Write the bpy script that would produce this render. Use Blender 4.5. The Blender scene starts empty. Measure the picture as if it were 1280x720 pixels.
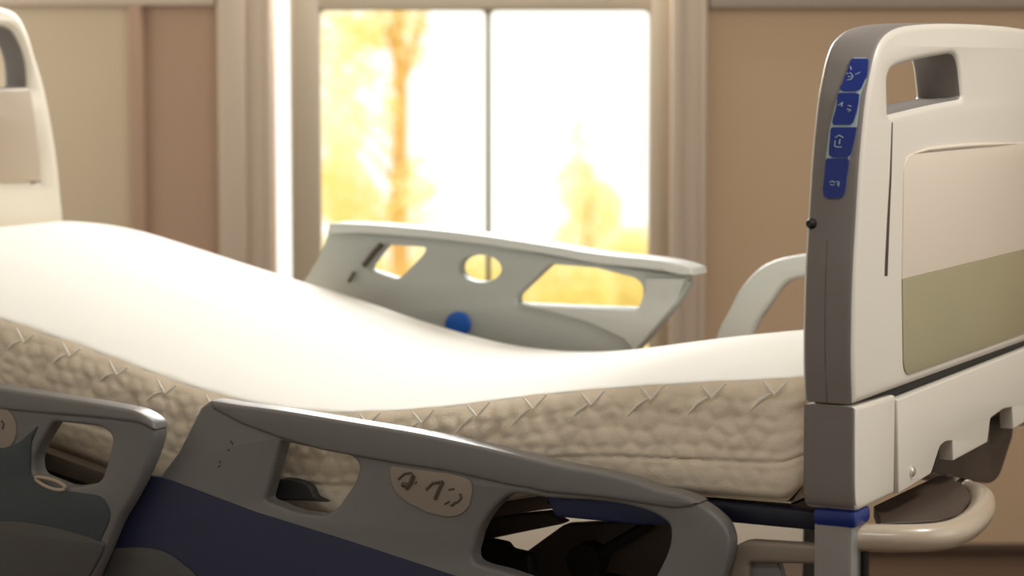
import bpy, bmesh, math, random
from mathutils import Vector, Matrix, noise
random.seed(7)
D = bpy.data
COL = bpy.context.scene.collection

# ---------------------------------------------------------------- camera model and plane helpers
F, CZ = 3000.0, 1.3
PH = math.atan(280 / F)
TH = -math.radians(27.77)
OX, OY = 0.43, 3.5
CT, ST = math.cos(TH), math.sin(TH)
WALL = 6.3

def ray(u, v):
    a, b = (u - 640) / F, (360 - v) / F
    c, s = math.cos(PH), math.sin(PH)
    return (a, c + b * s, -s + b * c)

def loc(x, y):
    x -= OX; y -= OY
    return (CT * x + ST * y, -ST * x + CT * y)

CL = loc(0, 0)
def _e(u, v):
    d = ray(u, v)
    return (CT * d[0] + ST * d[1], -ST * d[0] + CT * d[1], d[2])
def onY(u, v, Y):
    e = _e(u, v); t = (Y - CL[1]) / e[1]
    return (CL[0] + t * e[0], CZ + t * e[2])
def onX(u, v, X):
    e = _e(u, v); t = (X - CL[0]) / e[0]
    return (CL[1] + t * e[1], CZ + t * e[2])
def onZ(u, v, Z):
    e = _e(u, v); t = (Z - CZ) / e[2]
    return (CL[0] + t * e[0], CL[1] + t * e[1])
def onW(u, v, y=WALL):
    d = ray(u, v); t = y / d[1]
    return (t * d[0], CZ + t * d[2])

def lerp(a, b, t): return a + (b - a) * t
def interp(tab, x):
    if x <= tab[0][0]: return tab[0][1]
    for (x0, y0), (x1, y1) in zip(tab, tab[1:]):
        if x <= x1:
            return lerp(y0, y1, (x - x0) / (x1 - x0))
    return tab[-1][1]
def smooth(tab, x, w=0.05):
    return sum(interp(tab, x + w * k / 4) for k in range(-4, 5)) / 9

# ---------------------------------------------------------------- materials
def lin(c):
    return tuple(((v / 255) / 12.92 if v <= 10 else (((v / 255) + .055) / 1.055) ** 2.4) for v in c)

def mat(name, rgb, rough=.45, metal=0, bump=0, bscale=200, spec=.5, var=0, vscale=3, coat=0, trans=0):
    m = D.materials.new(name); m.use_nodes = True
    n, l = m.node_tree.nodes, m.node_tree.links
    b = n['Principled BSDF']
    c = lin(rgb)
    b.inputs['Base Color'].default_value = (*c, 1)
    b.inputs['Roughness'].default_value = rough
    b.inputs['Metallic'].default_value = metal
    b.inputs['Specular IOR Level'].default_value = spec
    b.inputs['Coat Weight'].default_value = coat
    tc = n.new('ShaderNodeTexCoord')
    if var:
        t = n.new('ShaderNodeTexNoise'); t.inputs['Scale'].default_value = vscale; t.inputs['Detail'].default_value = 4
        r = n.new('ShaderNodeValToRGB')
        r.color_ramp.elements[0].position = .3; r.color_ramp.elements[1].position = .7
        r.color_ramp.elements[0].color = (*[v * (1 - var) for v in c], 1)
        r.color_ramp.elements[1].color = (*[min(1, v * (1 + var)) for v in c], 1)
        l.new(tc.outputs['Object'], t.inputs['Vector']); l.new(t.outputs['Fac'], r.inputs['Fac'])
        l.new(r.outputs['Color'], b.inputs['Base Color'])
    t2 = n.new('ShaderNodeTexNoise'); t2.inputs['Scale'].default_value = bscale; t2.inputs['Detail'].default_value = 3
    bp = n.new('ShaderNodeBump'); bp.inputs['Strength'].default_value = bump or .02; bp.inputs['Distance'].default_value = .002
    l.new(tc.outputs['Object'], t2.inputs['Vector']); l.new(t2.outputs['Fac'], bp.inputs['Height']); l.new(bp.outputs['Normal'], b.inputs['Normal'])
    return m

M = {}
M['white_plastic'] = mat('white_plastic', (216, 209, 197), .38, bump=.03)
M['head_plastic'] = mat('head_plastic', (224, 216, 200), .4, bump=.03)
M['panel_tan'] = mat('panel_tan', (220, 206, 190), .32, bump=.03)
M['head_panel'] = mat('head_panel', (178, 162, 142), .4, bump=.03)
M['panel_olive'] = mat('panel_olive', (158, 150, 118), .28, bump=.02, var=.04)
M['rail_shaded'] = mat('rail_shaded', (121, 119, 118), .36, bump=.08, bscale=900)  # near rails: their shade is put into this darker tone
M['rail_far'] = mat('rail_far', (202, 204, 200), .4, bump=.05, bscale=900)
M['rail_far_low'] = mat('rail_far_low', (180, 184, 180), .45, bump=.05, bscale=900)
M['navy'] = mat('navy_panel', (38, 42, 74), .5, bump=.05, bscale=600)
M['slate'] = mat('slate_panel', (62, 69, 74), .5, bump=.05, bscale=600)
M['lobe'] = mat('lobe_grey', (82, 80, 78), .5, bump=.05, bscale=600)
M['label_disc'] = mat('label_disc', (150, 138, 126), .5)
M['glyph'] = mat('glyph_dark', (84, 76, 68), .6)
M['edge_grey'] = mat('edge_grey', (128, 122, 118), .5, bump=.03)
M['button_blue'] = mat('button_blue', (18, 46, 134), .4, bump=.03, coat=.1)
M['button_line'] = mat('button_line', (176, 196, 200), .5)
M['collar_blue'] = mat('collar_blue', (12, 38, 112), .35)
M['dot_blue'] = mat('dot_blue', (10, 92, 190), .4)
M['frame_navy'] = mat('frame_navy', (10, 16, 38), .45)
M['latch_blue'] = mat('latch_blue', (22, 40, 92), .45, var=.15, vscale=30)
M['dark_metal'] = mat('dark_metal', (84, 72, 62), .55, metal=.2, var=.2, vscale=8)
M['black'] = mat('black_rubber', (20, 18, 16), .6)
M['steel'] = mat('steel_post', (140, 137, 134), .32, metal=.35)
M['arm_grey'] = mat('arm_grey', (138, 126, 114), .4)
M['bumper'] = mat('bumper_plastic', (180, 165, 146), .28, coat=.3)
M['tray'] = mat('tray_brown', (66, 52, 42), .55, var=.1)
M['screw'] = mat('screw_metal', (230, 225, 215), .15, metal=1)
M['sheet'] = mat('white_sheet', (246, 244, 238), .75, bump=.12, bscale=500, spec=.2)
M['border'] = mat('border_quilt', (242, 228, 207), .85, bump=.35, bscale=300, spec=.15, var=.06, vscale=14)
M['thread'] = mat('thread_cream', (252, 247, 236), .8)
M['wall'] = mat('wall_paint', (202, 174, 144), .8, bump=.05, bscale=120, var=.02, vscale=1.5)
M['wall_cream'] = mat('wall_cream', (204, 186, 160), .8, bump=.05, bscale=120)
M['wall_rose'] = mat('wall_rose', (180, 150, 128), .8, bump=.05, bscale=120, var=.02)
M['trim'] = mat('trim_paint', (204, 186, 168), .55)
M['trim_dim'] = mat('trim_taupe', (168, 154, 140), .6)
M['sash'] = mat('sash_paint', (206, 192, 172), .5)
M['mullion'] = mat('mullion_grey', (140, 134, 108), .5)
M['pale_board'] = mat('cream_board', (240, 230, 212), .6)
M['wall_plain'] = mat('wall_plain', (222, 218, 210), .85, bump=.05, bscale=120)
M['ceiling'] = mat('ceiling_paint', (225, 218, 205), .9)
M['trunk'] = mat('tree_bark', (226, 184, 118), .9, bump=.1, bscale=20, var=.1, vscale=6)
M['ground'] = mat('ground_straw', (246, 226, 150), .95, var=.1, vscale=.5)

def floor_mat():
    m = mat('floor_boards', (84, 62, 48), .4, bump=.1, bscale=40)
    n, l = m.node_tree.nodes, m.node_tree.links
    br = n.new('ShaderNodeTexBrick'); br.inputs['Scale'].default_value = 1
    br.inputs['Brick Width'].default_value = 1.4; br.inputs['Row Height'].default_value = .14; br.inputs['Mortar Size'].default_value = .003
    br.inputs['Color1'].default_value = (*lin((88, 64, 50)), 1); br.inputs['Color2'].default_value = (*lin((76, 56, 44)), 1)
    br.inputs['Mortar'].default_value = (*lin((40, 30, 24)), 1)
    tc = n.new('ShaderNodeTexCoord'); l.new(tc.outputs['Object'], br.inputs['Vector'])
    l.new(br.outputs['Color'], n['Principled BSDF'].inputs['Base Color'])
    return m
M['floor'] = floor_mat()

def leaf_mat(name, a, b):
    m = D.materials.new(name); m.use_nodes = True
    n, l = m.node_tree.nodes, m.node_tree.links
    n.clear()
    out = n.new('ShaderNodeOutputMaterial'); mix = n.new('ShaderNodeMixShader'); df = n.new('ShaderNodeBsdfDiffuse'); tr = n.new('ShaderNodeBsdfTranslucent')
    tc = n.new('ShaderNodeTexCoord'); t = n.new('ShaderNodeTexNoise'); t.inputs['Scale'].default_value = 2.2; t.inputs['Detail'].default_value = 3
    r = n.new('ShaderNodeValToRGB'); r.color_ramp.elements[0].position = .38; r.color_ramp.elements[1].position = .62
    r.color_ramp.elements[0].color = (*lin(a), 1); r.color_ramp.elements[1].color = (*lin(b), 1)
    l.new(tc.outputs['Object'], t.inputs['Vector']); l.new(t.outputs['Fac'], r.inputs['Fac'])
    l.new(r.outputs['Color'], df.inputs['Color']); l.new(r.outputs['Color'], tr.inputs['Color'])
    mix.inputs[0].default_value = .5
    l.new(df.outputs[0], mix.inputs[1]); l.new(tr.outputs[0], mix.inputs[2]); l.new(mix.outputs[0], out.inputs[0])
    return m
M['leaf_gold'] = leaf_mat('leaf_gold', (255, 241, 182), (255, 252, 230))
M['leaf_pale'] = leaf_mat('leaf_pale', (255, 244, 190), (255, 250, 216))

def glass_mat():
    m = D.materials.new('window_glass'); m.use_nodes = True
    n, l = m.node_tree.nodes, m.node_tree.links
    n.clear()
    out = n.new('ShaderNodeOutputMaterial'); mix = n.new('ShaderNodeMixShader'); t = n.new('ShaderNodeBsdfTransparent'); g = n.new('ShaderNodeBsdfGlossy')
    g.inputs['Roughness'].default_value = .02; t.inputs['Color'].default_value = (.98, .98, .97, 1)
    lw = n.new('ShaderNodeLayerWeight'); lw.inputs['Blend'].default_value = .1
    l.new(lw.outputs['Fresnel'], mix.inputs[0]); l.new(t.outputs[0], mix.inputs[1]); l.new(g.outputs[0], mix.inputs[2]); l.new(mix.outputs[0], out.inputs[0])
    return m
M['glass'] = glass_mat()

# ---------------------------------------------------------------- mesh building
class MB:
    def __init__(s): s.v = []; s.f = []; s.mi = []; s.sm = []
    def add(s, vs, fs, mi=0, sm=False):
        o = len(s.v); s.v += [tuple(v) for v in vs]
        for f in fs: s.f.append(tuple(i + o for i in f)); s.mi.append(mi); s.sm.append(sm)
        return s
    def box(s, a, b, mi=0, bev=.004):
        bm = bmesh.new()
        c = [(a[i] + b[i]) / 2 for i in range(3)]; d = [abs(b[i] - a[i]) for i in range(3)]
        bmesh.ops.create_cube(bm, size=1, matrix=Matrix.Translation(c) @ Matrix.Diagonal((*d, 1)))
        if bev: bmesh.ops.bevel(bm, geom=bm.edges[:], offset=min(bev, min(d) * .45), segments=2, affect='EDGES', profile=.5)
        bm.verts.index_update()
        s.add([v.co for v in bm.verts], [[v.index for v in f.verts] for f in bm.faces], mi, True); bm.free()
        return s
    def tube(s, pts, r, mi=0, seg=14, closed=False, flat=1.0):
        pts = [Vector(p) for p in pts]; n = len(pts); rings = []
        up = Vector((1, 0, 0)) if abs((pts[-1] - pts[0]).normalized().z) > .75 and not closed else Vector((0, 0, 1))
        for i, p in enumerate(pts):
            a = pts[(i - 1) % n] if closed or i else p; b = pts[(i + 1) % n] if closed or i < n - 1 else p
            t = (b - a).normalized()
            x = t.cross(up)
            if x.length < 1e-3: x = t.cross(Vector((0, 1, 0)))
            x.normalize(); y = x.cross(t).normalized()
            rr = r[i] if isinstance(r, (list, tuple)) else r
            rings.append([p + x * rr * math.cos(q) * flat + y * rr * math.sin(q) for q in (2 * math.pi * k / seg for k in range(seg))])
        vs = [v for R in rings for v in R]; fs = []
        m = n if closed else n - 1
        for i in range(m):
            for k in range(seg):
                j = (i + 1) % n
                fs.append((i * seg + k, i * seg + (k + 1) % seg, j * seg + (k + 1) % seg, j * seg + k))
        if not closed:
            fs.append(tuple(range(seg))[::-1]); fs.append(tuple((n - 1) * seg + k for k in range(seg)))
        s.add(vs, fs, mi, True); return s
    def build(s, name, mats, parent=None, angle=40):
        me = D.meshes.new(name)
        me.from_pydata(s.v, [], s.f)
        bm = bmesh.new(); bm.from_mesh(me); bmesh.ops.recalc_face_normals(bm, faces=bm.faces[:]); bm.to_mesh(me); bm.free()
        if not isinstance(mats, (list, tuple)): mats = [mats]
        for m in mats: me.materials.append(m)
        for p, mi in zip(me.polygons, s.mi): p.material_index = mi; p.use_smooth = True
        me.set_sharp_from_angle(angle=math.radians(angle))
        o = D.objects.new(name, me); COL.objects.link(o)
        if parent is not None:
            o.parent = parent
            if 'orig' in parent: o.location = [-c for c in parent['orig']]
        return o

def fillet(pts, n=6):
    out = []; N = len(pts)
    for i, p in enumerate(pts):
        r = p[2] if len(p) > 2 else 0
        P = Vector(p[:2])
        if not r: out.append(tuple(P)); continue
        A = Vector(pts[i - 1][:2]); B = Vector(pts[(i + 1) % N][:2])
        da, db = A - P, B - P
        ra = min(r, da.length * .48); rb = min(r, db.length * .48)
        a = P + da.normalized() * ra; b = P + db.normalized() * rb
        for k in range(n + 1):
            t = k / n
            out.append(tuple(a * (1 - t) ** 2 + P * 2 * t * (1 - t) + b * t * t))
    return out

def ellipse(cx, cy, rx, ry, rot=0, n=36):
    c, s = math.cos(rot), math.sin(rot)
    return [(cx + rx * math.cos(a) * c - ry * math.sin(a) * s, cy + rx * math.cos(a) * s + ry * math.sin(a) * c) for a in (2 * math.pi * k / n for k in range(n))]

def spline(pts, n=8, closed=False):
    P = [Vector(p) for p in pts]; N = len(P); out = []
    for i in range(N if closed else N - 1):
        p0 = P[(i - 1) % N] if closed or i else P[0]; p1 = P[i]; p2 = P[(i + 1) % N]; p3 = P[(i + 2) % N] if closed or i + 2 < N else P[-1]
        for k in range(n):
            t = k / n
            out.append(tuple(.5 * ((2 * p1) + (p2 - p0) * t + (2 * p0 - 5 * p1 + 4 * p2 - p3) * t * t + (3 * p1 - p0 - 3 * p2 + p3) * t ** 3)))
    if not closed: out.append(tuple(P[-1]))
    return out

def area(p): return sum(a[0] * b[1] - b[0] * a[1] for a, b in zip(p, p[1:] + p[:1])) / 2

def plate(mb, outer, holes, t, bev, mapf, mi=0):
    """thick plate with rounded edges and holes; outline in plane metres; mapf(a, b, c) with c from 0 (front) to t"""
    cu = D.curves.new('c', 'CURVE'); cu.dimensions = '2D'; cu.fill_mode = 'BOTH'
    cu.extrude = t / 2 - bev; cu.bevel_depth = bev; cu.bevel_resolution = 2; cu.offset = -bev
    for k, poly in enumerate([outer] + holes):
        p = [tuple(q[:2]) for q in poly]
        q = [p[0]]
        for x in p[1:]:
            if math.dist(x, q[-1]) > 1e-4: q.append(x)
        if math.dist(q[0], q[-1]) < 1e-4: q.pop()
        if (area(q) > 0) != (k > 0): q.reverse()
        s = cu.splines.new('POLY'); s.points.add(len(q) - 1); s.use_cyclic_u = True
        for pt, x in zip(s.points, q): pt.co = (x[0], x[1], 0, 1)
    o = D.objects.new('c', cu); COL.objects.link(o)
    dg = bpy.context.evaluated_depsgraph_get()
    me = D.meshes.new_from_object(o.evaluated_get(dg))
    bm = bmesh.new(); bm.from_mesh(me); bmesh.ops.remove_doubles(bm, verts=bm.verts[:], dist=1e-5); bm.verts.index_update()
    mb.add([mapf(v.co.x, v.co.y, v.co.z + t / 2) for v in bm.verts], [[v.index for v in f.verts] for f in bm.faces], mi, True)
    bm.free(); D.objects.remove(o); D.curves.remove(cu); D.meshes.remove(me)
    return mb

def plateY(mb, px, holes, Y, t, bev=.005, mi=0, metres=False):
    """outline given on the plane y = Y of the bed; front face at Y, body behind it"""
    cv = (lambda p: [tuple(q[:2]) for q in p]) if metres else (lambda p: [onY(q[0], q[1], Y) for q in p])
    return plate(mb, cv(px), [cv(h) for h in holes], t, bev, lambda a, b, c: (a, Y + c, b), mi)
def plateX(mb, px, holes, X, t, bev=.005, mi=0, metres=False):
    """outline on the plane x = X of the bed; outer face at X, body towards the head"""
    cv = (lambda p: [tuple(q[:2]) for q in p]) if metres else (lambda p: [onX(q[0], q[1], X) for q in p])
    return plate(mb, cv(px), [cv(h) for h in holes], t, bev, lambda a, b, c: (X - c, a, b), mi)

def thing(name, label, cat, orig=(0, 0, 0), bedspace=True, group=None):
    o = D.objects.new(name, None); COL.objects.link(o); o.empty_display_size = .1
    if bedspace:
        o.location = (OX + CT * orig[0] - ST * orig[1], OY + ST * orig[0] + CT * orig[1], orig[2])
        o.rotation_euler = (0, 0, TH)
        o['orig'] = orig
    else:
        o.location = orig; o['orig'] = orig
    o['label'] = label; o['category'] = cat
    if group: o['group'] = group
    return o
def struct(o): o['kind'] = 'structure'; return o

# ================================================================ THE BED
bed = thing('hospital_bed', 'hospital bed with pale end boards and grey side rails, raised at the head', 'bed', (-1.0, .45, 0))
YC = .45

# ---- footboard -------------------------------------------------
XO, XT = .10, .08
YC = .50
half = [(-.060, .815), (-.067, .87), (-.068, .938), (-.065, 1.0), (-.059, 1.051), (-.043, 1.164), (-.023, 1.243), (-.006, 1.28)]
half = spline(half, 5)
half += spline([(-.006, 1.28), (.014, 1.312), (.045, 1.337), (.10, 1.352), (.18, 1.359), (.32, 1.3635), (.50, 1.365)], 6)[1:]
outline = half + [(2 * YC - y, z) for y, z in reversed(half[:-1])]
def mirrorY(p): return [(2 * YC - y, z) for y, z in p]
EDGE = [(z, y) for y, z in half if z < 1.352]
EDGE = [(.60, -.052), (.655, -.052), (.80, -.059)] + EDGE[1:]
def edgeY(z): return interp(EDGE, z)

hole = [onX(*p, XO) for p in fillet([(1110, 96, 8), (1117, 85, 12), (1150, 75, 20), (1195, 67, 9), (1200, 84, 14), (1204, 123, 4), (1160, 131, 30), (1111, 143, 4)])]
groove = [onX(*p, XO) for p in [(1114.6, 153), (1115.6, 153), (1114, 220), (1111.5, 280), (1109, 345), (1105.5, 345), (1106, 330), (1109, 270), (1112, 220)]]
mb = MB()
plateX(mb, outline, [hole], XO, XT, .011, metres=True)
fb = mb.build('footboard', [M['white_plastic'], M['edge_grey']], bed)
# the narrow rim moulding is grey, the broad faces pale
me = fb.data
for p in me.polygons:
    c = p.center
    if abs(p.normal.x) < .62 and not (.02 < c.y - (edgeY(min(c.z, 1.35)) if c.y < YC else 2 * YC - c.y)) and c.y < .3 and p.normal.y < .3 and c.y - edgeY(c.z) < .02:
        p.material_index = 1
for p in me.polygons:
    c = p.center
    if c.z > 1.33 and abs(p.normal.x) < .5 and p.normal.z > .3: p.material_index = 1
mb = MB(); plateX(mb, groove, [], XO + .0008, .003, .0004, metres=True); mb.build('groove_shade', M['tray'], fb)  # dark strip laid on the face, painting the shade of a groove
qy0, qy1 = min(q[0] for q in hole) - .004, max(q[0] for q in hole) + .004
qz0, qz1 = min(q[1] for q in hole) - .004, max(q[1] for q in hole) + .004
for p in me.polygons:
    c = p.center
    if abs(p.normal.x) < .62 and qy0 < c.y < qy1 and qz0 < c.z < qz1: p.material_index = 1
# inset panels on the outer face
zb = onX(1200, 331, XO)[1]
zt = onX(1200, 186, XO)[1]; zl = onX(1138, 467, XO)[1] ; yl = onX(1127, 347, XO)[0]
mb = MB(); plateX(mb, fillet([(yl, zb), (yl, zt, .035), (2 * YC - yl, zt, .035), (2 * YC - yl, zb)], 3), [], XO + .0015, .004, .0008, metres=True)
mb.build('upper_panel', M['panel_tan'], fb)
mb = MB(); plateX(mb, fillet([(yl, zb), (2 * YC - yl, zb), (2 * YC - yl - .01, zl, .03), (yl + .012, zl, .03)]), [], XO + .002, .004, .0008, metres=True)
mb.build('lower_panel', M['panel_olive'], fb)
rp = [onX(*p, XO) for p in [(1142, 192), (1158, 187), (1180, 184.5), (1210, 182), (1240, 180.5), (1270, 179.5)]]
mb = MB(); mb.tube([(XO + .001, y, z) for y, z in rp], [.0008, .003, .0035, .0035, .003, .001], seg=8)
mb.build('moulded_ridge', M['panel_tan'], fb)
# buttons on the narrow near edge
def patch(mb, rows, off, mi=0, th=.0025):
    """rows: (v, u_left, u_right) pixel rows on the near edge; follows the curved edge moulding"""
    fr = []; N = 6
    for v, ul, ur in rows:
        R = []
        for k in range(N + 1):
            u = lerp(ul, ur, k / N)
            x, z = onY(u, v, -.05)
            for _ in range(3): x, z = onY(u, v, edgeY(z) - off)
            R.append((x, z))
        fr.append(R)
    vs = [(x, edgeY(z) - off, z) for R in fr for x, z in R] + [(x, edgeY(z) - off + th + .003, z) for R in fr for x, z in R]
    n1 = len(fr) * (N + 1); fs = []
    for i in range(len(fr) - 1):
        for k in range(N):
            a = i * (N + 1) + k; fs.append((a, a + 1, a + N + 2, a + N + 1)); fs.append((n1 + a, n1 + a + N + 1, n1 + a + N + 2, n1 + a + 1))
    loop = [k for k in range(N + 1)] + [i * (N + 1) + N for i in range(1, len(fr))] + [(len(fr) - 1) * (N + 1) + k for k in range(N - 1, -1, -1)] + [i * (N + 1) for i in range(len(fr) - 2, 0, -1)]
    for a, b in zip(loop, loop[1:] + loop[:1]): fs.append((a, b, n1 + b, n1 + a))
    mb.add(vs, fs, mi, True)
def stroke(mb, pts, w, off, mi=1):
    """a thin printed mark, pixel polyline"""
    P = []
    for u, v in pts:
        x, z = onY(u, v, -.05)
        for _ in range(3): x, z = onY(u, v, edgeY(z) - off)
        P.append((x, edgeY(z) - off, z))
    mb.tube(P, w, mi, 6)
bt = [
    ([(73, 1066, 1083), (75, 1063, 1085), (85, 1060, 1084.5), (95, 1056, 1083), (104, 1053, 1079), (109, 1050, 1077), (112, 1050, 1074), (114, 1054, 1068)],
     [[(1063, 83), (1064, 87)], [(1058, 92), (1063, 91), (1066, 95), (1064, 99), (1059, 100)], [(1060, 95.5), (1063, 96)], [(1069, 93), (1072, 92), (1075, 90)]]),
    ([(116, 1049, 1070), (118, 1047, 1074), (128, 1046, 1073), (138, 1044, 1071), (148, 1041, 1068), (153, 1040, 1066), (156, 1042, 1062)],
     [[(1047, 132), (1053, 128), (1052, 133)], [(1050, 131), (1054, 128)], [(1060, 132), (1064, 133)], [(1059, 136), (1064, 138), (1060, 140)]]),
    ([(159, 1040, 1070), (161, 1038, 1070), (170, 1037.5, 1068), (180, 1036.5, 1066), (188, 1036, 1064), (194, 1036, 1062), (197, 1041, 1059)],
     [[(1044, 172), (1049, 169), (1054, 172)], [(1044, 176), (1043, 182), (1046, 184), (1052, 184)], [(1050, 174), (1049, 180)]]),
    ([(198, 1033, 1060), (201, 1032, 1060.5), (212, 1031, 1059), (224, 1030, 1057), (236, 1028.5, 1056), (242, 1029, 1054.5), (246, 1031, 1052), (248, 1036, 1048)],
     [[(1037, 228), (1040, 226), (1043, 228), (1042, 232)], [(1038, 231), (1041, 231)], [(1045, 227), (1049, 227), (1048, 233)], [(1046, 230), (1048, 230)]]),
]
mb = MB(); patch(mb, [(72, 1068, 1082)] + [(v, interp([(72, 1065), (120, 1047), (160, 1037), (200, 1032), (249, 1029)], v), interp([(72, 1085), (100, 1082), (120, 1075), (160, 1070.5), (200, 1061), (249, 1054)], v)) for v in range(78, 243, 6)] + [(247, 1033, 1050)], .0015)
mb.build('button_bezel', M['button_line'], fb)
for rows, icons in bt:
    mb = MB(); patch(mb, rows, .0035)
    for ic in icons: stroke(mb, ic, .0007, .0037)
    mb.build('control_button', [M['button_blue'], M['button_line']], fb)
# dark plug on the inner edge
kx, kz = onY(1016, 279, -.045)
mb = MB(); mb.tube([(kx + .004, edgeY(kz) + .01, kz), (kx + .002, edgeY(kz) - .001, kz), (kx, edgeY(kz) - .006, kz)], [.008, .008, .005], seg=16); mb.build('plug', M['black'], fb)
# vertical seam in the edge moulding
mb = MB(); mb.tube([(onY(1032, v, -.066)[0], edgeY(onY(1032, v, -.066)[1]) - .0002, onY(1032, v, -.066)[1]) for v in (300, 350, 400, 450, 505)], .0006, seg=6); mb.build('edge_seam', M['glyph'], fb)
# lower corner columns
for flip in (0, 1):
    o = fillet([(-.052, .657, .02), (-.058, .7), (-.0605, .8115), (.121, .8065), (.121, .657)])
    if flip: o = mirrorY(o)
    mb = MB(); plateX(mb, o, [], XO, XT, .007, metres=True)
    c = mb.build('corner_column', [M['white_plastic'], M['edge_grey']], fb)
    for p in c.data.polygons:
        if p.normal.y < -.6 and not flip: p.material_index = 1
mb = MB().box((.03, -.04, .80), (.085, 1.04, .835), bev=.002); mb.build('joint_core', M['black'], fb)
# hanging skirt with two notches
sk = fillet([(1121.5, 500, 1), (1280, 437), (1330, 417), (1330, 500), (1267, 536), (1265.5, 509, 2), (1255, 511, 3), (1238, 523, 3), (1234.5, 553, 1), (1192, 576, 1), (1191, 551, 2), (1182, 552, 3), (1175, 558, 3), (1164, 592, 2), (1150, 601, 10), (1124, 617, 1)])
mb = MB(); plateX(mb, sk, [], XO, .025, .0025); mb.build('skirt', M['white_plastic'], fb)
sy, sz = onX(1139.5, 589, XO)
mb = MB(); mb.tube([(XO - .004, sy, sz), (XO + .003, sy, sz), (XO + .005, sy, sz)], [.008, .008, .005], seg=18); mb.build('screw', M['screw'], fb)
# clip block seen through the second notch
cy0, cz0 = onX(1233, 560, .05); cy1, cz1 = onX(1262, 505, .05)
mb = MB().box((.03, cy0, cz0), (.055, cy1 - .03, cz1)); mb.build('clip', M['panel_olive'], fb)
# dark bracket hanging behind the skirt
br = fillet([(1160, 560), (1270, 505), (1266, 546, 3), (1250, 596, 10), (1240, 605, 6), (1195, 601), (1166, 592)])
mb = MB(); plateX(mb, br, [], .055, .06, .004)
b = mb.build('bracket', [M['tray'], M['bumper']], fb)
for p in b.data.polygons:
    if p.normal.y > .4 or p.normal.z < -.5: p.material_index = 1

# ---- headboard -------------------------------------------------
XH = -2.10
YC = .45
hh = spline([(.936, .56), (.936, .80), (.936, .956), (.931, 1.0), (.921, 1.08), (.90, 1.178), (.875, 1.26), (.849, 1.317)], 5) + spline([(.849, 1.317), (.828, 1.365), (.798, 1.403), (.76, 1.418), (.70, 1.425), (.60, 1.43), (.45, 1.432)], 6)[1:]
ho = hh + [(2 * YC - y, z) for y, z in reversed(hh[:-1])]
hhole = [onX(*p, XH) for p in fillet([(-95, 42, 14), (-30, 34), (5, 33), (17, 38, 8), (28, 58, 10), (34, 80, 8), (35.5, 109, 4), (-20, 112), (-95, 116, 10)])]
hy0 = min(q[0] for q in hhole + mirrorY(hhole)) - .003; hy1 = max(q[0] for q in hhole + mirrorY(hhole)) + .003
hg = [onX(*p, XH) for p in [(44, 178), (47, 192), (51.5, 228), (41, 228), (43, 205)]]
mb = MB(); plateX(mb, ho, [hhole, mirrorY(hhole), hg, mirrorY(hg)], XH, .07, .012, metres=True)
hb = mb.build('headboard', [M['head_plastic'], M['edge_grey']], bed)
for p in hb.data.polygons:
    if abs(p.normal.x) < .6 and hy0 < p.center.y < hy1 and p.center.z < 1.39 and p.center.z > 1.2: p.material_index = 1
mb = MB(); plateX(mb, [onX(*p, XH) for p in fillet([(-80, 118, 4), (0, 113), (37, 112), (44, 160), (49.5, 227, 2), (0, 229), (-80, 231, 4)])], [], XH + .003, .006, .001, metres=True)
mb.build('inset_panel', M['head_panel'], hb)
mb = MB(); g = [q for q in hg]; y0 = min(q[0] for q in g) - .015; y1 = max(q[0] for q in g) + .015
mb.box((XH - .05, y0, 1.0), (XH - .03, y1, 1.2)); mb.build('groove_backing', M['black'], hb)

# ---- near foot-end side rail ----------------------------------
YF = -.085
top = spline([(262, 501), (300, 507), (350, 513.5), (439, 528), (530, 543.5), (620, 563), (704, 583), (744, 590), (790, 601.5), (819, 612), (850, 619), (872, 629), (890, 641), (904, 655), (911, 672), (911, 690), (905, 712), (893, 745), (872, 790), (850, 850)], 4)
outer = fillet([(250, 510, 12)]) + top + fillet([(840, 900, 20), (160, 900, 20), (112, 760, 30), (128, 700), (165, 640), (202, 592), (222, 566)])
h1 = fillet([(351, 552, 4), (440, 570, 10), (450, 583, 8), (443, 604), (421, 636, 9), (404, 646, 7), (368, 641, 8), (330, 626, 5)])
h2 = spline([(592, 703), (593, 677), (600, 658), (612, 640), (632, 621), (650, 617.5), (682, 622.5), (715, 624.5), (747, 626.5), (779, 631), (804, 637.5), (822, 645), (836, 656), (838, 672), (834, 690), (824, 712), (806, 744), (780, 765), (740, 757), (690, 737), (636, 717)], 5, True)
mb = MB(); plateY(mb, outer, [h1, h2], YF, .036, .006)
rail = mb.build('side_rail', M['rail_shaded'], bed)
rail['label'] = 'lowered near side rail towards the foot, grey with a navy lower panel'
tp = [p for p in top if p[0] < 873 and p[1] < 640]
low = [(635, 607), (600, 599), (560, 590), (500, 581), (448, 572), (400, 563), (345, 547), (300, 530), (266, 512)]
low = [(862, 634), (840, 636), (812, 631.5), (779, 626.5), (747, 622), (715, 619), (682, 616), (660, 611)] + low
mb = MB(); plateY(mb, tp + low, [], YF - .006, .044, .006)
mb.build('hand_grip', M['rail_shaded'], rail)
navy = fillet([(183, 594), (202, 597), (320, 641), (430, 675), (564, 719), (690, 760), (830, 800, 10), (820, 880, 20), (180, 880, 20), (122, 760, 10), (132, 698)])
mb = MB(); plateY(mb, navy, [], YF - .004, .01, .0015); mb.build('lower_panel', M['navy'], rail)['label'] = 'navy lower panel'
lobe = spline([(126, 700), (128, 690), (145, 686), (170, 684.5), (195, 687), (212, 694), (226, 704), (245, 722), (262, 760), (262, 810), (200, 830), (140, 800), (118, 750)], 5, True)
mb = MB(); plateY(mb, lobe, [], YF - .007, .01, .0015); mb.build('foot_lobe', M['lobe'], rail)
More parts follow.
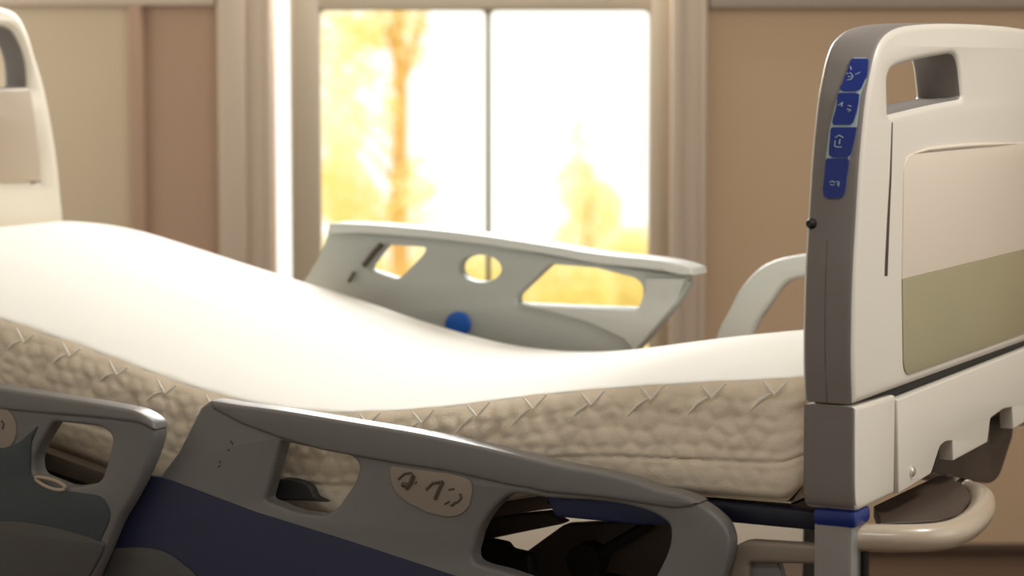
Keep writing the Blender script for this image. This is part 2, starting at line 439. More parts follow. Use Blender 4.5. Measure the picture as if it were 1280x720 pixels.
disc = fillet([(487, 587), (489, 583), (520, 587), (560, 592), (587, 598, 10), (590, 612), (587, 630), (578, 643, 8), (560, 647, 10), (535, 641), (510, 629), (494, 616, 6), (488, 600)])
mb = MB(); plateY(mb, disc, [], YF - .0035, .006, .001)
def ystroke(mb, pts, w, Y, mi):
    mb.tube([(onY(u, v, Y)[0], Y, onY(u, v, Y)[1]) for u, v in pts], w, mi, 6)
for st, w in (([(498, 599), (506, 592), (514, 591), (517, 595)], .0016), ([(517, 594), (514, 603), (508, 611)], .0028), ([(503, 605), (510, 607)], .003), ([(519, 605), (521, 602)], .001),
              ([(533, 612), (541, 604), (554, 602)], .0018), ([(554, 602), (549, 612), (544, 624)], .0024),
              ([(561, 612), (568, 611)], .0011), ([(575, 617), (577, 622), (573, 627), (567, 629)], .0016), ([(556, 630), (562, 627)], .0012), ([(564, 632), (568, 630)], .0016)):
    ystroke(mb, st, w * 1.5, YF - .0035, 1)
mb.build('printed_disc', [M['label_disc'], M['glyph']], rail)['label'] = 'pale rounded disc with dark marks'
mb = MB()
for st in ([(288, 551), (290, 553), (291, 556)], [(285, 563), (287, 562)], [(274, 576), (276, 579)], [(273, 583), (275, 582)]):
    ystroke(mb, st, .0016, YF - .0002, 0)
mb.build('stamped_mark', M['glyph'], rail)

# ---- near head-end side rail ----------------------------------
YN = -.135
top2 = spline([(-380, 424), (-250, 444), (-120, 464), (0, 485), (50, 493), (108, 502.5), (150, 510), (168, 514.5), (182, 522), (191, 531), (194, 543), (191, 558), (184, 578), (172, 604), (158, 630), (144, 653), (126, 695), (108, 735)], 4)
outer = top2 + fillet([(70, 800, 20), (20, 860, 30), (-300, 850, 40), (-410, 700, 60), (-420, 440, 20)])
g1 = fillet([(66, 527, 6), (128, 533.5, 9), (141, 546, 8), (136, 570), (126, 604, 12), (84, 611, 12), (42, 594, 9), (40, 574, 8), (49, 554, 4)])
g2 = spline([(-60, 560), (-90, 520), (-160, 508), (-250, 500), (-320, 520), (-320, 590), (-250, 620), (-130, 620), (-70, 600)], 5, True)
mb = MB(); plateY(mb, outer, [g1, g2], YN, .036, .006)
hr = mb.build('side_rail', M['rail_shaded'], bed)
hr['label'] = 'lowered near side rail towards the head, dark slate panel and a lighter arch'
tp = [p for p in top2 if p[0] < 195 and p[1] < 538]
low = [(176, 540), (150, 533), (100, 520), (55, 522), (36, 530), (0, 524), (-60, 512), (-120, 496), (-250, 475), (-380, 452)]
low = [(190, 538), (172, 529), (140, 525), (100, 521), (60, 518), (0, 512), (-120, 492), (-250, 472), (-380, 452)]
mb = MB(); plateY(mb, tp + low, [], YN - .006, .044, .006); mb.build('hand_grip', M['rail_shaded'], hr)
sl = fillet([(-40, 562), (2, 560, 10), (22, 555, 10), (47, 532, 3), (38, 552, 8), (37, 594, 6), (44, 599), (82, 614), (128, 620, 14), (139, 644, 12), (112, 705), (60, 790, 20), (-280, 840, 20), (-390, 700, 40), (-390, 600), (-350, 640), (-250, 650), (-120, 640), (-60, 610)])
mb = MB(); plateY(mb, sl, [], YN - .003, .006, .001); mb.build('slate_panel', M['slate'], hr)['label'] = 'dark slate panel'
ar = spline([(-180, 690), (-90, 662), (0, 652.5), (40, 655), (83, 664), (120, 676), (128, 684), (112, 718), (80, 770), (0, 810), (-140, 800), (-200, 750)], 5, True)
mb = MB(); plateY(mb, ar, [], YN - .006, .01, .0015); mb.build('lower_arch', M['lobe'], hr)
mb = MB(); plateY(mb, ellipse(2, 535, 18, 26, -.15), [], YN - .003, .006, .001)
for st, w in (([(2, 526), (5, 530), (3, 536)], .002), ([(-8, 530), (-6, 540)], .002)): ystroke(mb, st, w, YN - .003, 1)
mb.build('printed_disc', [M['label_disc'], M['glyph']], hr)
mb = MB()
ring = spline([(44, 597), (60, 598), (76, 604), (82, 611), (70, 612), (54, 606)], 4, True)
mb.tube([(onY(u, v, YN - .004)[0], YN - .004, onY(u, v, YN - .004)[1]) for u, v in ring], .0032, closed=True, seg=8)
mb.build('release_loop', M['bumper'], hr)

# ---- far foot-end side rail, raised ---------------------------
YR = .985
fo = spline([(410, 290), (502, 295), (608, 306), (700, 322), (746, 329), (827, 341), (858, 345)], 4) + fillet([(862, 352, 4), (848, 378), (822, 408), (790, 445, 10), (740, 520, 20), (400, 520, 30), (350, 400, 20), (380, 351), (398, 322)])
a1 = fillet([(481, 306, 5), (533, 309, 6), (528, 319, 6), (498, 349, 6), (458, 336, 6)])
a2 = ellipse(599.5, 335.5, 26.5, 17, .05)
a3 = fillet([(687, 330, 6), (745, 335), (795, 348, 8), (804, 358, 8), (802, 378), (798, 385, 6), (740, 383), (645, 379, 5), (645, 370, 4)])
mb = MB(); plateY(mb, fo, [a1, a2, a3], YR, .032, .005)
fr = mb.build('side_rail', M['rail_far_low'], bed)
fr['label'] = 'raised far side rail with a round hole and two longer openings'
lt = spline([(411, 279), (455, 280), (502, 283.5), (556, 288.5), (608, 295), (680, 306), (746, 317), (800, 322.5), (827, 326), (850, 331), (864, 336)], 4)
ll = [(866, 344), (850, 344), (827, 338.5), (746, 330), (680, 318), (608, 307), (556, 300.5), (502, 295.5), (455, 292), (408, 292)]
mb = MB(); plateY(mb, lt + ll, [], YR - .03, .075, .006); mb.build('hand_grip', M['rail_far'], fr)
lo = fillet([(648, 381), (740, 385), (797, 388, 6), (807, 362, 6), (806, 347), (856, 348, 4), (846, 376), (820, 407), (792, 440, 6), (780, 424), (735, 403), (690, 391)])
mb = MB(); plateY(mb, lo, [], YR - .006, .01, .0025); mb.build('end_arm', M['rail_far'], fr)
mb = MB(); plateY(mb, ellipse(571, 406, 15.5, 16), [], YR - .014, .01, .003); mb.build('blue_dot', M['dot_blue'], fr)['label'] = 'round blue button'
mb = MB()
def yb(pts, w, Y, mi=0): mb.tube([(onY(u, v, Y)[0], Y, onY(u, v, Y)[1]) for u, v in pts], w, mi, 8)
yb([(477, 306), (466, 318), (455, 332)], .0065, YR - .012); yb([(443, 340), (440, 346), (436, 352)], .004, YR - .01)
mb.build('release_lever', M['dark_metal'], fr)

# ---- curved grab handle beyond the foot end -------------------
YG = 1.02
outr = spline([(890, 440), (897, 414), (912, 385), (925, 360), (945, 338), (965, 326.5), (990, 320), (1015, 317.5), (1040, 319), (1065, 330), (1085, 352), (1100, 385), (1110, 440)], 6)
inn = spline([(1078, 440), (1072, 395), (1060, 365), (1045, 351), (1020, 346), (1003, 347), (985, 352), (974, 362), (960, 382), (945, 404), (930, 440)], 6)
mb = MB(); plateY(mb, outr + inn, [], YG, .035, .01)
mb.build('grab_handle', M['rail_far'], bed)

# ---- underframe -----------------------------------------------
TOP = [(-2.25, .958), (-2.05, .957), (-1.9, .95), (-1.772, .924), (-1.6, .883), (-1.504, .862), (-1.329, .824), (-1.161, .781), (-.998, .748), (-.872, .736), (-.765, .739), (-.616, .757), (-.486, .782), (-.374, .80), (-.199, .822), (.02, .845)]
def prof(x): return smooth(TOP, x, .07)
BOT = [(-2.25, .765), (-2.05, .765), (-1.9, .758), (-1.772, .725), (-1.6, .676), (-1.504, .652), (-1.329, .612), (-1.161, .576), (-.998, .556), (-.872, .552), (-.765, .556), (-.616, .585), (-.486, .618), (-.374, .64), (-.199, .648), (.02, .650)]
def bott(x): return smooth(BOT, x, .07)
xs = [-2.06 + i * .02 for i in range(103)]
for (ya, yb_, nm) in ((0.02, .88, 'sleep_deck'),):
    mb = MB(); vs = []; fs = []
    for x in xs:
        z = bott(x) - .002
        vs += [(x, ya, z), (x, yb_, z), (x, yb_, z - .022), (x, ya, z - .022)]
    for i in range(len(xs) - 1):
        for k in range(4): fs.append((4 * i + k, 4 * i + (k + 1) % 4, 4 * i + 4 + (k + 1) % 4, 4 * i + 4 + k))
    fs += [(0, 1, 2, 3), tuple(4 * len(xs) - 4 + k for k in range(4))]
    mb.add(vs, fs); mb.build(nm, M['dark_metal'], bed)
for ya in (-.012, .87):
    mb = MB(); mb.box((-2.08, ya, .618), (.04, ya + .04, .643) if ya > 0 else (.04, ya + .04, .643)); 
    if ya < 0:
        mb = MB(); mb.box((-.42, ya, .617), (.04, ya + .035, .645))
    mb.build('side_beam', M['frame_navy'], bed)
mb = MB(); plateY(mb, fillet([(684, 624), (860, 634), (862, 656), (800, 656), (694, 646, 2)]), [], -.03, .016, .003); mb.build('blue_latch_bar', M['latch_blue'], bed)['label'] = 'dark blue bar behind the oval rail opening'
# dark linkage seen through the oval opening
for pts, Y, mt in (([(654, 692), (704, 656), (760, 653), (870, 653), (880, 740), (640, 740)], .22, 'dark_metal'),
                   ([(585, 652), (606, 647), (684, 640), (704, 655), (640, 668), (585, 680)], .16, 'dark_metal'),
                   ([(570, 676), (610, 676), (628, 680), (634, 688), (660, 694), (664, 740), (560, 740)], .12, 'black')):
    mb = MB(); plateY(mb, fillet([(a, b, 3) for a, b in pts]), [], Y, .03, .004); mb.build('linkage_plate', M[mt], bed)
mb = MB(); A = onY(812, 655, .2); B = onY(735, 700, .2)
mb.tube([(A[0], .2, A[1]), (B[0], .2, B[1])], .009); mb.tube([(B[0], .18, B[1]), (B[0], .24, B[1])], .03)
mb.build('lift_arm', M['black'], bed)
mb = MB(); plateY(mb, fillet([(336, 628), (342, 602, 3), (352, 598, 6), (368, 600), (386, 606, 8), (392, 621, 4), (407, 628), (380, 626), (350, 626)]), [], -.045, .02, .003); mb.build('rail_latch', M['black'], bed)
mb = MB(); plateY(mb, [(10, 548), (60, 566), (140, 594), (140, 616), (60, 588), (10, 568)], [], -.055, .03, .002); mb.build('back_section_frame', M['dark_metal'], bed)
mb = MB(); plateY(mb, [(10, 560), (60, 580), (140, 608), (140, 660), (10, 620)], [], -.05, .03, .002); mb.build('back_section_skirt', M['black'], bed)
# rail support arm left of the post
sa = fillet([(906, 760, 4), (906, 694, 14), (926, 676, 14), (1036, 683), (1036, 760, 4)])
sh = fillet([(936, 745, 3), (936, 704, 4), (1026, 706, 3), (1026, 745, 3)])
mb = MB(); plateY(mb, sa, [sh], -.045, .03, .007); mb.build('rail_support_arm', M['arm_grey'], bed)
mb = MB(); plateY(mb, fillet([(934, 745), (934, 700), (972, 702, 5), (978, 722), (978, 745)]), [], -.03, .02, .004); mb.build('hinge_block', M['rail_shaded'], bed)
# corner posts with blue collars, base and castors
for px_, py_ in ((.066, -.018), (-.3, .9), (-2.135, .0), (-2.135, .9)):
    mb = MB(); mb.box((px_ - .032, py_ - .03, .235), (px_ + .028, py_ + .03, .655), bev=.007); mb.build('corner_post', M['steel'], bed)
    mb = MB(); mb.box((px_ - .032 - .001, py_ - .033, .632), (px_ + .034, py_ + .036, .658), bev=.008); mb.build('post_collar', M['collar_blue'], bed)['label'] = 'bright blue collar'
mb = MB().tube([(.099, -.005, .24), (.099, -.005, .62)], .006); mb.build('cable_duct', M['black'], bed)
for y in (.0, .96):
    mb = MB().box((-2.17, y - .03, .17), (.10, y + .03, .24)); mb.build('base_beam', M['arm_grey'], bed)
for x in (-2.0, -.1):
    mb = MB().box((x - .03, .02, .17), (x + .03, .94, .24)); mb.build('base_crossbeam', M['arm_grey'], bed)
for x in (-2.1, .04):
    for y in (0, .96):
        mb = MB().tube([(x, y - .016, .065), (x, y - .012, .065), (x, y + .012, .065), (x, y + .016, .065)], [.055, .065, .065, .055], seg=28)
        w = mb.build('castor_wheel', M['black'], bed)
        mb = MB().box((x - .02, y - .03, .06), (x + .02, y - .018, .18)).box((x - .02, y + .018, .06), (x + .02, y + .03, .18)).box((x - .025, y - .03, .15), (x + .025, y + .03, .185))
        mb.build('fork', M['steel'], w)
# bumper loop and tray at the foot
ZB = .612
bl = [(1045, 672), (1080, 672), (1120, 673), (1160, 672), (1190, 667), (1213, 655), (1227, 638), (1226, 622), (1215, 612), (1200, 606), (1183, 600), (1160, 594), (1130, 588)]
P = [onZ(u, v, ZB) for u, v in bl]
P = spline([(x, y, ZB) for x, y in P], 5)
nP = len(P)
mb = MB().tube(P, [.0205 if i < nP * .56 else max(.010, .0205 - (i - nP * .56) * .0012) for i in range(nP)], seg=20); bp = mb.build('bumper', M['bumper'], bed)
mb = MB().tube([P[int(nP * .70)], P[int(nP * .73)]], .0135, seg=16); mb.build('bumper_joint', M['screw'], bp)
tp_ = [onZ(u, v, ZB + .002) for u, v in ((1092, 640), (1150, 612), (1176, 600), (1205, 613), (1216, 628), (1200, 650), (1170, 658), (1100, 662))]
mb = MB(); plate(mb, tp_, [], .02, .003, lambda a, b, c: (a, b, ZB - .008 + c)); mb.build('bumper_tray', M['tray'], bp)

# ================================================================ THE MATTRESS (lies on the bed)
mo = (-1.0, .45, .552)
mat_e = thing('mattress', 'thick white mattress with quilted tan border bent upward towards the head, on the bed', 'mattress', mo)
def drop(x):
    t = min(1, max(0, (-x - .7) / .4)); return .003 + .008 * t * t * (3 - 2 * t)
X0, X1, Y0, Y1 = -2.07, .008, 0.0, .9
R = .05
per = []
def arc(cx, cy, a0, a1, n=8):
    return [(cx + R * math.cos(lerp(a0, a1, k / n)), cy + R * math.sin(lerp(a0, a1, k / n))) for k in range(n + 1)]
N1 = 460
per += [(lerp(X0 + R, X1 - R, k / N1), Y0) for k in range(N1)]
per += arc(X1 - R, Y0 + R, -math.pi / 2, 0)
per += [(X1, lerp(Y0 + R, Y1 - R, k / 60)) for k in range(1, 60)]
per += arc(X1 - R, Y1 - R, 0, math.pi / 2)
per += [(lerp(X1 - R, X0 + R, k / 120), Y1) for k in range(1, 120)]
per += arc(X0 + R, Y1 - R, math.pi / 2, math.pi)
per += [(X0, lerp(Y1 - R, Y0 + R, k / 60)) for k in range(1, 60)]
per += arc(X0 + R, Y0 + R, math.pi, 1.5 * math.pi)[:-1]
nv = 52
# rows of puffed cells on the border
def voro(s, w):
    gs, gw = s / .031, w / .026
    i0, j0 = math.floor(gs), math.floor(gw); best = 9; b2 = 9
    for j in range(j0 - 1, j0 + 2):
        for i in range(i0 - 1, i0 + 2):
            h = math.sin(i * 127.1 + j * 311.7) * 43758.5453; h -= math.floor(h)
            k = math.sin(i * 269.5 + j * 183.3) * 43758.5453; k -= math.floor(k)
            dx = i + .5 * (j & 1) + .2 + .6 * h - gs; dy = j + .2 + .6 * k - gw
            d = math.hypot(dx, dy)
            if d < best: b2 = best; best = d
            elif d < b2: b2 = d
    return min(1, (b2 - best) * 1.6)
vs, fs = [], []
S = 0; prev = per[-1]
cx, cy = (X0 + X1) / 2, (Y0 + Y1) / 2
for x, y in per:
    S += math.dist((x, y), prev); prev = (x, y)
    if abs(y - Y0) < R and y <= Y0 + R: nx_, ny_ = ((x - (X1 - R)) / R if x > X1 - R else ((x - (X0 + R)) / R if x < X0 + R else 0)), -1
    else: nx_, ny_ = 0, 0
    # outward normal
    qx = min(max(x, X0 + R), X1 - R); qy = min(max(y, Y0 + R), Y1 - R)
    n = Vector((x - qx, y - qy)); n = n.normalized() if n.length > 1e-6 else Vector((0, -1))
    zt, zb_ = prof(x) - .0005 - (drop(x) if y < .1 else 0), bott(x)
    if x > X1 - .05: zb_ += .035 * ((x - X1 + .05) / .05) ** 2
    H = zt - zb_
    for j in range(nv + 1):
        w = j / nv; dz = w * H
        bulge = .012 * (1 - (2 * w - 1) ** 4) - .004
        bulge -= .014 * max(0, 1 - dz / .02) ** 2 + .006 * max(0, 1 - (H - dz) / .012) ** 2
        amp = .0042 * min(1, w * 5) * (1 if w < .86 else max(.25, (1 - w) / .14))
        c = voro(S, dz) * amp * .95 * (1 if w > .36 else .5) + .0025 * noise.noise((S * 14, dz * 14, 3)) * min(1, w * 4)
        seam = -.004 * math.exp(-((w - (.36 + .02 * math.sin(S * 9))) / .018) ** 2)
        # pulled-in puckers where the cross stitches sit
        ph = ((x + .05) / .1); ph -= round(ph)
        pull = -.004 * math.exp(-(ph * 3.4) ** 2) * math.exp(-((1 - w) / .16) ** 2) + .0018 * math.cos(2 * math.pi * (ph + (1 - w) * .8)) * max(0, w - .35)
        p2 = ph - .38; p2 -= round(p2)
        pull -= .008 * math.exp(-(p2 * 9) ** 2) * math.exp(-((w - .70) / .08) ** 2)
        ed = .0025 * abs(math.cos(math.pi * ph)) * w ** 4
        r = bulge + c + seam + pull
        vs.append((x + n.x * r, y + n.y * r, zb_ + dz + ed - .001))
n = len(per)
for i in range(n):
    for j in range(nv):
        a = i * (nv + 1) + j; b_ = ((i + 1) % n) * (nv + 1) + j
        fs.append((a, b_, b_ + 1, a + 1))
mb = MB(); mb.add(vs, fs, 0, True); border = mb.build('quilted_border', M['border'], mat_e, 80)
# top cover: concentric grid with rounded edge and light crown
vs, fs = [], []
rings = [(.010, .0005), (.0105, .0035), (.0125, .0050), (.018, .0060), (.03, .0070), (.05, .0088)]
perT = per[::2]
for d, h in rings:
    for x, y in perT:
        qx = min(max(x, X0 + R), X1 - R); qy = min(max(y, Y0 + R), Y1 - R)
        nn = Vector((x - qx, y - qy)); nn = nn.normalized() if nn.length > 1e-6 else Vector((0, -1))
        if d <= .05: X, Y = x - nn.x * d, y - nn.y * d
        else:
            X = min(max(x, X0 + d), X1 - d) ; Y = min(max(y, Y0 + d), Y1 - d)
        ph = ((x + .05) / .1); ph -= round(ph)
        hh_ = h - (.0015 * math.exp(-(ph * 4) ** 2) if d < .015 and abs(y - Y0) < .01 else 0)
        vs.append((X, Y, prof(X) + hh_ - .004 - drop(X) * math.exp(-(Y - Y0) / .15) + .0012 * noise.noise((X * 6, Y * 6, 0)) * min(1, d * 20)))
n = len(perT)
for r_ in range(len(rings) - 1):
    for i in range(n):
        a = r_ * n + i; b_ = r_ * n + (i + 1) % n
        fs.append((a, b_, b_ + n, a + n))
gx, gy = N1 // 2, 24
ox = len(vs)
for i in range(gx + 1):
    X = lerp(X0 + R, X1 - R, i / gx)
    for k in range(gy + 1):
        Y = lerp(Y0 + R, Y1 - R, k / gy)
        dd = min(Y - Y0, Y1 - Y, (X - X0) * .8 + .01, (X1 - X) * .8 + .01)
        hz = .0088 + .0165 * (1 - math.exp(-max(0, dd - .05) / .2))
        vs.append((X, Y, prof(X) + hz - .004 - drop(X) * math.exp(-(Y - Y0) / .15) + .0012 * noise.noise((X * 6, Y * 6, 0))))
for i in range(gx):
    for k in range(gy):
        a = ox + (gy + 1) * i + k; fs.append((a, a + 1, a + gy + 2, a + gy + 1))
bm_ = bmesh.new(); V_ = [bm_.verts.new(v) for v in vs]
for f_ in fs:
    try: bm_.faces.new([V_[q] for q in f_])
    except ValueError: pass
bmesh.ops.remove_doubles(bm_, verts=bm_.verts[:], dist=.0004); bm_.verts.index_update()
vs = [tuple(v.co) for v in bm_.verts]; fs = [[v.index for v in f.verts] for f in bm_.faces]; bm_.free()
mb = MB(); mb.add(vs, fs, 0, True)
bm_top = mb.build('top_cover', M['sheet'], mat_e, 80)
# underside of the mattress
vs = []; fs = []
for i in range(101):
    X = lerp(X0 + .01, X1 - .01, i / 100); z = bott(X) + .001 + (.03 if X > X1 - .012 else 0)
    vs += [(X, Y0 + .008, z), (X, Y1 - .008, z)]
for i in range(100): fs.append((2 * i, 2 * i + 1, 2 * i + 3, 2 * i + 2))
mb = MB(); mb.add(vs, fs); mb.build('under_cover', M['border'], mat_e)
# cross stitches along the near top edge
for k in range(20):
    xc = -.045 - .1 * k
    z0 = prof(xc) - .0135 - drop(xc); sl_ = (prof(xc + .02) - prof(xc - .02)) / .04
    mb = MB(); jz = random.uniform(-.002, .002)
    for st in (((-.016, .013), (-.006, .003), (.003, -.007)), ((.024, .014), (.012, .002), (.001, -.008)), ((-.004, -.005), (-.020, -.014), (-.036, -.029))):
        mb.tube([(xc + dx, Y0 - (.0085 if dz > .005 else .0115), z0 + jz + dz + dx * sl_) for dx, dz in st], [.0014, .0026, .0012], seg=7)
    mb.build('cross_stitch', M['thread'], mat_e)

# ================================================================ ROOM
def wbox(name, a, b, m, bev=.004, kind=True, parent=None):
    o = MB().box(a, b, bev=bev).build(name, m, parent)
    if kind and parent is None: struct(o)
    return o
def wx(u, v=200, y=WALL): return onW(u, v, y)[0]
def wz(v, y=WALL): return onW(640, v, y)[1]
xl, xr = wx(338), wx(842)          # main window opening
WT = .16                            # wall thickness
zs = .38                            # sill
zt2 = 2.55
RX0, RX1, RYB, RZ = -1.9, 2.75, -1.2, 2.85
xA = wx(172)                        # pilaster between cream bay and rose wall
def wallpiece(mb, x0, x1, z0, z1): mb.box((x0, WALL, z0), (x1, WALL + WT, z1), bev=0)
mb = MB()
wallpiece(mb, xA, xl, 0, RZ)
wallpiece(mb, xl, xr, 0, zs); wallpiece(mb, xl, xr, zt2, RZ)
struct(mb.build('wall_back', M['wall_rose']))
mb = MB(); wallpiece(mb, xr, RX1, 0, RZ); struct(mb.build('wall_back_right', M['wall']))
mb = MB(); wallpiece(mb, RX0, xA, 0, RZ); struct(mb.build('wall_back_left', M['wall_cream']))
# side walls with added openings out of view, behind the fill lamps
def sidewall(name, x0, x1, wy0, wy1, wz0, wz1, m):
    mb = MB()
    mb.box((x0, RYB, 0), (x1, wy0, RZ), bev=0); mb.box((x0, wy1, 0), (x1, WALL + WT, RZ), bev=0)
    mb.box((x0, wy0, 0), (x1, wy1, wz0), bev=0); mb.box((x0, wy0, wz1), (x1, wy1, RZ), bev=0)
    struct(mb.build(name, m))
sidewall('wall_left', RX0 - WT, RX0, 5.2, 6.1, .9, 2.3, M['wall_plain'])
sidewall('wall_right', RX1, RX1 + WT, 1.6, 3.6, .9, 2.4, M['wall_plain'])
wbox('wall_front', (RX0, RYB - WT, 0), (RX1, RYB, RZ), M['wall_plain'], 0)
wbox('floor', (RX0 - WT, RYB - WT, -.1), (RX1 + WT, WALL + WT, 0), M['floor'], 0)
wbox('ceiling', (RX0 - WT, RYB - WT, RZ), (RX1 + WT, WALL + WT, RZ + .1), M['ceiling'], 0)
# picture rail level with the meeting rail of the sash
zr = wz(10)
mb = MB().box((wx(884), WALL - .03, zr), (RX1, WALL, zr + .12)); struct(mb.build('trim_1', M['trim_dim']))
mb = MB().box((RX0, WALL - .025, zr + .006), (wx(272), WALL, zr + .10)); struct(mb.build('trim_2', M['trim']))
# pilaster strip
mb = MB().box((xA - .018, WALL - .022, 0), (xA + .022, WALL, RZ), bev=.01); struct(mb.build('trim_3', M['wall_rose']))
# window casing: stepped boards left and right
def mould(name, u0, u1, steps, m):
    mb = MB()
    for a, b, d in steps: mb.box((wx(a), WALL - d, .0 if a else 0), (wx(b), WALL + .01, 2.68), bev=.004)
    struct(mb.build(name, m))
mould('trim_4', 0, 0, [(275, 309, .034), (308, 334, .020), (333, 341, .030)], M['trim'])
mould('trim_5', 0, 0, [(838, 852, .030), (851, 876, .020), (875, 882, .032)], M['trim'])
# baseboards
wbox('baseboard_back', (wx(882), WALL - .015, 0), (RX1, WALL, .03), M['floor'], .003)
wbox('baseboard_left', (RX0, WALL - .015, 0), (wx(275), WALL, .03), M['floor'], .003)
mb = MB().box((wx(180), WALL - .03, .0), (wx(1062), WALL, .26), bev=.006); struct(mb.build('added_board', M['pale_board']))  # pale board added to lighten the low wall strip under the bed
# sash
YS = WALL + .05
def sx(u): return onW(u, 200, YS)[0]
def sz_(v): return onW(640, v, YS)[1]
mb = MB()
mb.box((sx(366), YS, zs), (sx(400), YS + .05, zt2)); mb.box((sx(812), YS, zs), (sx(842), YS + .05, zt2))
mb.box((sx(398), YS, sz_(12)), (sx(814), YS + .05, sz_(-32))); mb.box((sx(398), YS, zt2 - .06), (sx(814), YS + .05, zt2)); mb.box((sx(398), YS, zs), (sx(814), YS + .05, zs + .07))
# inner glazing beads give the rounded pane corners
for (ua, ub) in ((400, 608), (612.5, 812)):
    xa, xb, zu, zd = sx(ua), sx(ub), sz_(12), zs + .07
    o = [(xa - .004, zd - .004), (xb + .004, zd - .004), (xb + .004, zu + .004), (xa - .004, zu + .004)]
    hl = fillet([(xa + .002, zd + .002, .018), (xb - .002, zd + .002, .018), (xb - .002, zu - .002, .018), (xa + .002, zu - .002, .018)])
    plate(mb, o, [hl], .02, .001, lambda a, b, c: (a, YS + .01 + c, b))
win = mb.build('window_1', M['sash']); struct(win)
mb = MB().box((sx(607.5), YS + .005, zs + .07), (sx(613), YS + .035, sz_(12)), bev=.002).box((sx(607.5), YS + .005, sz_(-32)), (sx(613), YS + .035, zt2 - .06), bev=.002)
mb.build('mullion', M['mullion'], win)
for (ua, ub) in ((399, 608), (612, 813)):
    for za, zb2 in ((zs + .07, sz_(12)), (sz_(-32), zt2 - .06)):
        mb = MB().box((sx(ua), YS + .022, za), (sx(ub), YS + .026, zb2), bev=0); mb.build('pane', M['glass'], win)
mb = MB().box((sx(338), YS + .022, zs), (sx(367), YS + .026, zt2), bev=0); mb.build('side_light', M['glass'], win)
mb = MB().box((sx(364), YS - .01, zs), (sx(367.5), YS + .02, zt2), bev=.001); mb.build('side_stop', M['sash'], win)

# ================================================================ OUTDOORS
struct(wbox('ground', (-9, WALL + WT, -.62), (9, 19.6, -.55), M['ground'], 0))
def leaves(mb, c, r, n, s=.035):
    for _ in range(n):
        while True:
            p = Vector([random.uniform(-1, 1) for _ in range(3)])
            if p.length < 1: break
        p = Vector((c[0] + p.x * r[0], c[1] + p.y * r[1], c[2] + p.z * r[2]))
        a = Vector([random.gauss(0, 1) for _ in range(3)]).normalized(); b = a.orthogonal().normalized()
        q = s * random.uniform(.6, 1.3)
        mb.add([p - a * q, p + b * q * .55, p + a * q, p - b * q * .55], [(0, 1, 2, 3)])
def tree(name, label, cat, base, trunk, branches, clumps, leafm, group=None):
    t = thing(name, label, cat, base, False, group)
    if trunk:
        mb = MB(); mb.tube(*trunk)
        for p, r in branches: mb.tube(p, r, seg=8)
        mb.build('trunk', M['trunk'], t)
    mb = MB()
    for c in clumps: leaves(mb, *c)
    mb.build('foliage', leafm, t)
    return t
def o16(u, v, y=16): x, z = onW(u, v, y); return (x, y, z)
tk = [o16(502, 420), o16(500, 340), o16(499, 280), o16(499, 200), o16(501, 120), o16(498, 60), o16(500, 0), o16(503, -120)]
def cl(u, v, ru, rv, n, y=16, s=.035):
    x, z = onW(u, v, y); k = y / 3000
    return ((x, y, z), (ru * k, .35, rv * k), n, s)
tree('tree', 'slender tree with a tan trunk and golden leaves outside the left pane', 'tree', (tk[0][0], 16, -.56),
     ([(tk[0][0], 16, -.56)] + tk, [.075] + [.07, .066, .062, .056, .05, .044, .04, .03]),
     [([o16(500, 110), o16(515, 70), o16(528, 20), o16(534, -40)], [.035, .03, .022, .015]), ([o16(499, 90), o16(488, 50), o16(474, 10), o16(462, -60)], [.03, .026, .02, .012]), ([o16(500, 240), o16(470, 200), o16(440, 170)], [.02, .015, .008])],
     [cl(430, 60, 46, 60, 420), cl(425, 150, 38, 44, 400), cl(424, 232, 40, 48, 620), cl(470, 30, 34, 32, 220), cl(515, 40, 26, 46, 160), cl(515, 250, 34, 60, 260), cl(452, 262, 40, 40, 380), cl(480, 140, 20, 60, 100)], M['leaf_gold'])
tree('small_tree', 'small yellow tree standing outside the right pane', 'tree', onW(735, 380, 19)[:1] + (19, -.56),
     ([(onW(735, 380, 19)[0], 19, -.56), o16(735, 300, 19), o16(733, 200, 19)], [.05, .04, .015]), [],
     [cl(724, 180, 12, 34, 60, 19), cl(722, 232, 30, 36, 300, 19), cl(745, 262, 34, 40, 420, 19), cl(738, 310, 52, 52, 700, 19)], M['leaf_gold'])
for u, v, ru, rv, yy, lab in ((560, 350, 56, 66, 17, 'pale yellow shrub left of the window mullion'), (650, 352, 54, 52, 18, 'pale yellow shrub just right of the window mullion'), (800, 340, 44, 60, 17, 'yellow shrub at the right edge of the window'), (440, 350, 56, 70, 17, 'golden shrub at the foot of the slender tree'), (710, 366, 56, 56, 16.1, 'low yellow shrub in front of the small tree')):
    x, z = onW(u, v, yy)
    tree('shrub', lab, 'shrub', (x, yy, -.56), None, [], [cl(u, v, ru, rv, 1300, yy), ((x, yy, -.35), (.25, .3, .22), 300, .04)], M['leaf_pale'], 'shrubs outside the window')

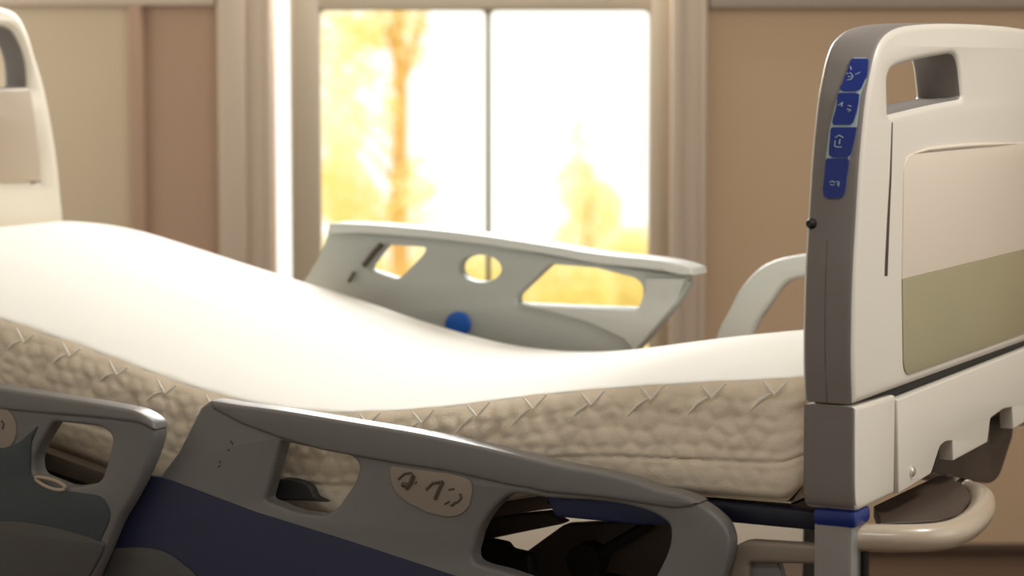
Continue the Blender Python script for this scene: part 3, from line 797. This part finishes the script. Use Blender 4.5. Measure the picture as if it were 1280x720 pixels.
# ================================================================ LIGHT
w = D.worlds.new('sky'); w.use_nodes = True
w.node_tree.nodes['Background'].inputs[0].default_value = (1, .99, .93, 1)
w.node_tree.nodes['Background'].inputs[1].default_value = 1.5
bpy.context.scene.world = w
def area(name, locn, target, sx_, sy_, power, col, spread=180):
    l = D.lights.new(name, 'AREA'); l.shape = 'RECTANGLE'; l.size = sx_; l.size_y = sy_; l.energy = power; l.color = col; l.spread = math.radians(spread)
    o = D.objects.new(name, l); COL.objects.link(o); o.location = locn
    o.rotation_euler = (Vector(target) - Vector(locn)).to_track_quat('-Z', 'Y').to_euler()
    return o
area('window_daylight', (-.12, WALL - .03, 2.0), (-.3, 4.0, .7), 1.0, .95, 56, (1, .995, .97))
area('left_wall_fill', (RX0 + .02, 5.7, 1.5), (0, 5.75, 1.1), .7, 1.2, 3, (1, .96, .88))  # added fill lamp for the left wall, no window known there
area('right_side_fill', (RX1 - .02, 2.6, 1.65), (.3, 3.6, 1.0), 1.9, 1.4, 5, (1, .96, .90))  # unseen fill lamp added to light the footboard's outer face
area('overhead_fill', (1.55, 3.12, RZ - .02), (1.55, 3.12, 0), 5e-1, .5, 36, (1, .97, .92))  # added overhead lamp, grades the footboard brighter towards its top
area('overhead_fill', (.1, .9, RZ - .02), (.1, .9, 0), 1.2, .6, 25, (1, .98, .96))  # second added lamp, overhead near the camera, lifts the near side
sp = D.lights.new('wall_fade_spot', 'SPOT'); sp.energy = 32; sp.color = (1, .98, .9); sp.spot_size = math.radians(50); sp.spot_blend = 1; sp.shadow_soft_size = .06  # added spot without a fixture, shapes the fade on the left wall
so = D.objects.new('wall_fade_spot', sp); COL.objects.link(so); so.location = (-1.8, 5.62, 1.25)
so.rotation_euler = (Vector((-1.64, WALL, 1.22)) - so.location).to_track_quat('-Z', 'Y').to_euler()

# ================================================================ CAMERA
cd = D.cameras.new('camera'); cam = D.objects.new('camera', cd); COL.objects.link(cam)
cd.sensor_width = 36; cd.lens = 36 * F / 1280; cd.clip_start = .05; cd.clip_end = 200
cam.location = (0, 0, CZ); cam.rotation_euler = (math.pi / 2 - PH, 0, 0)
cd.dof.use_dof = True; cd.dof.focus_distance = 3.75; cd.dof.aperture_fstop = 3.1
sc = bpy.context.scene; sc.camera = cam
sc.view_settings.view_transform = 'Standard'; sc.view_settings.look = 'None'; sc.view_settings.gamma = 1; sc.view_settings.use_curve_mapping = False
sc.view_settings.exposure = 0
sc.cycles.use_denoising = True
sc.cycles.max_bounces = 8
for o in D.objects:
    if 'orig' in o: del o['orig']
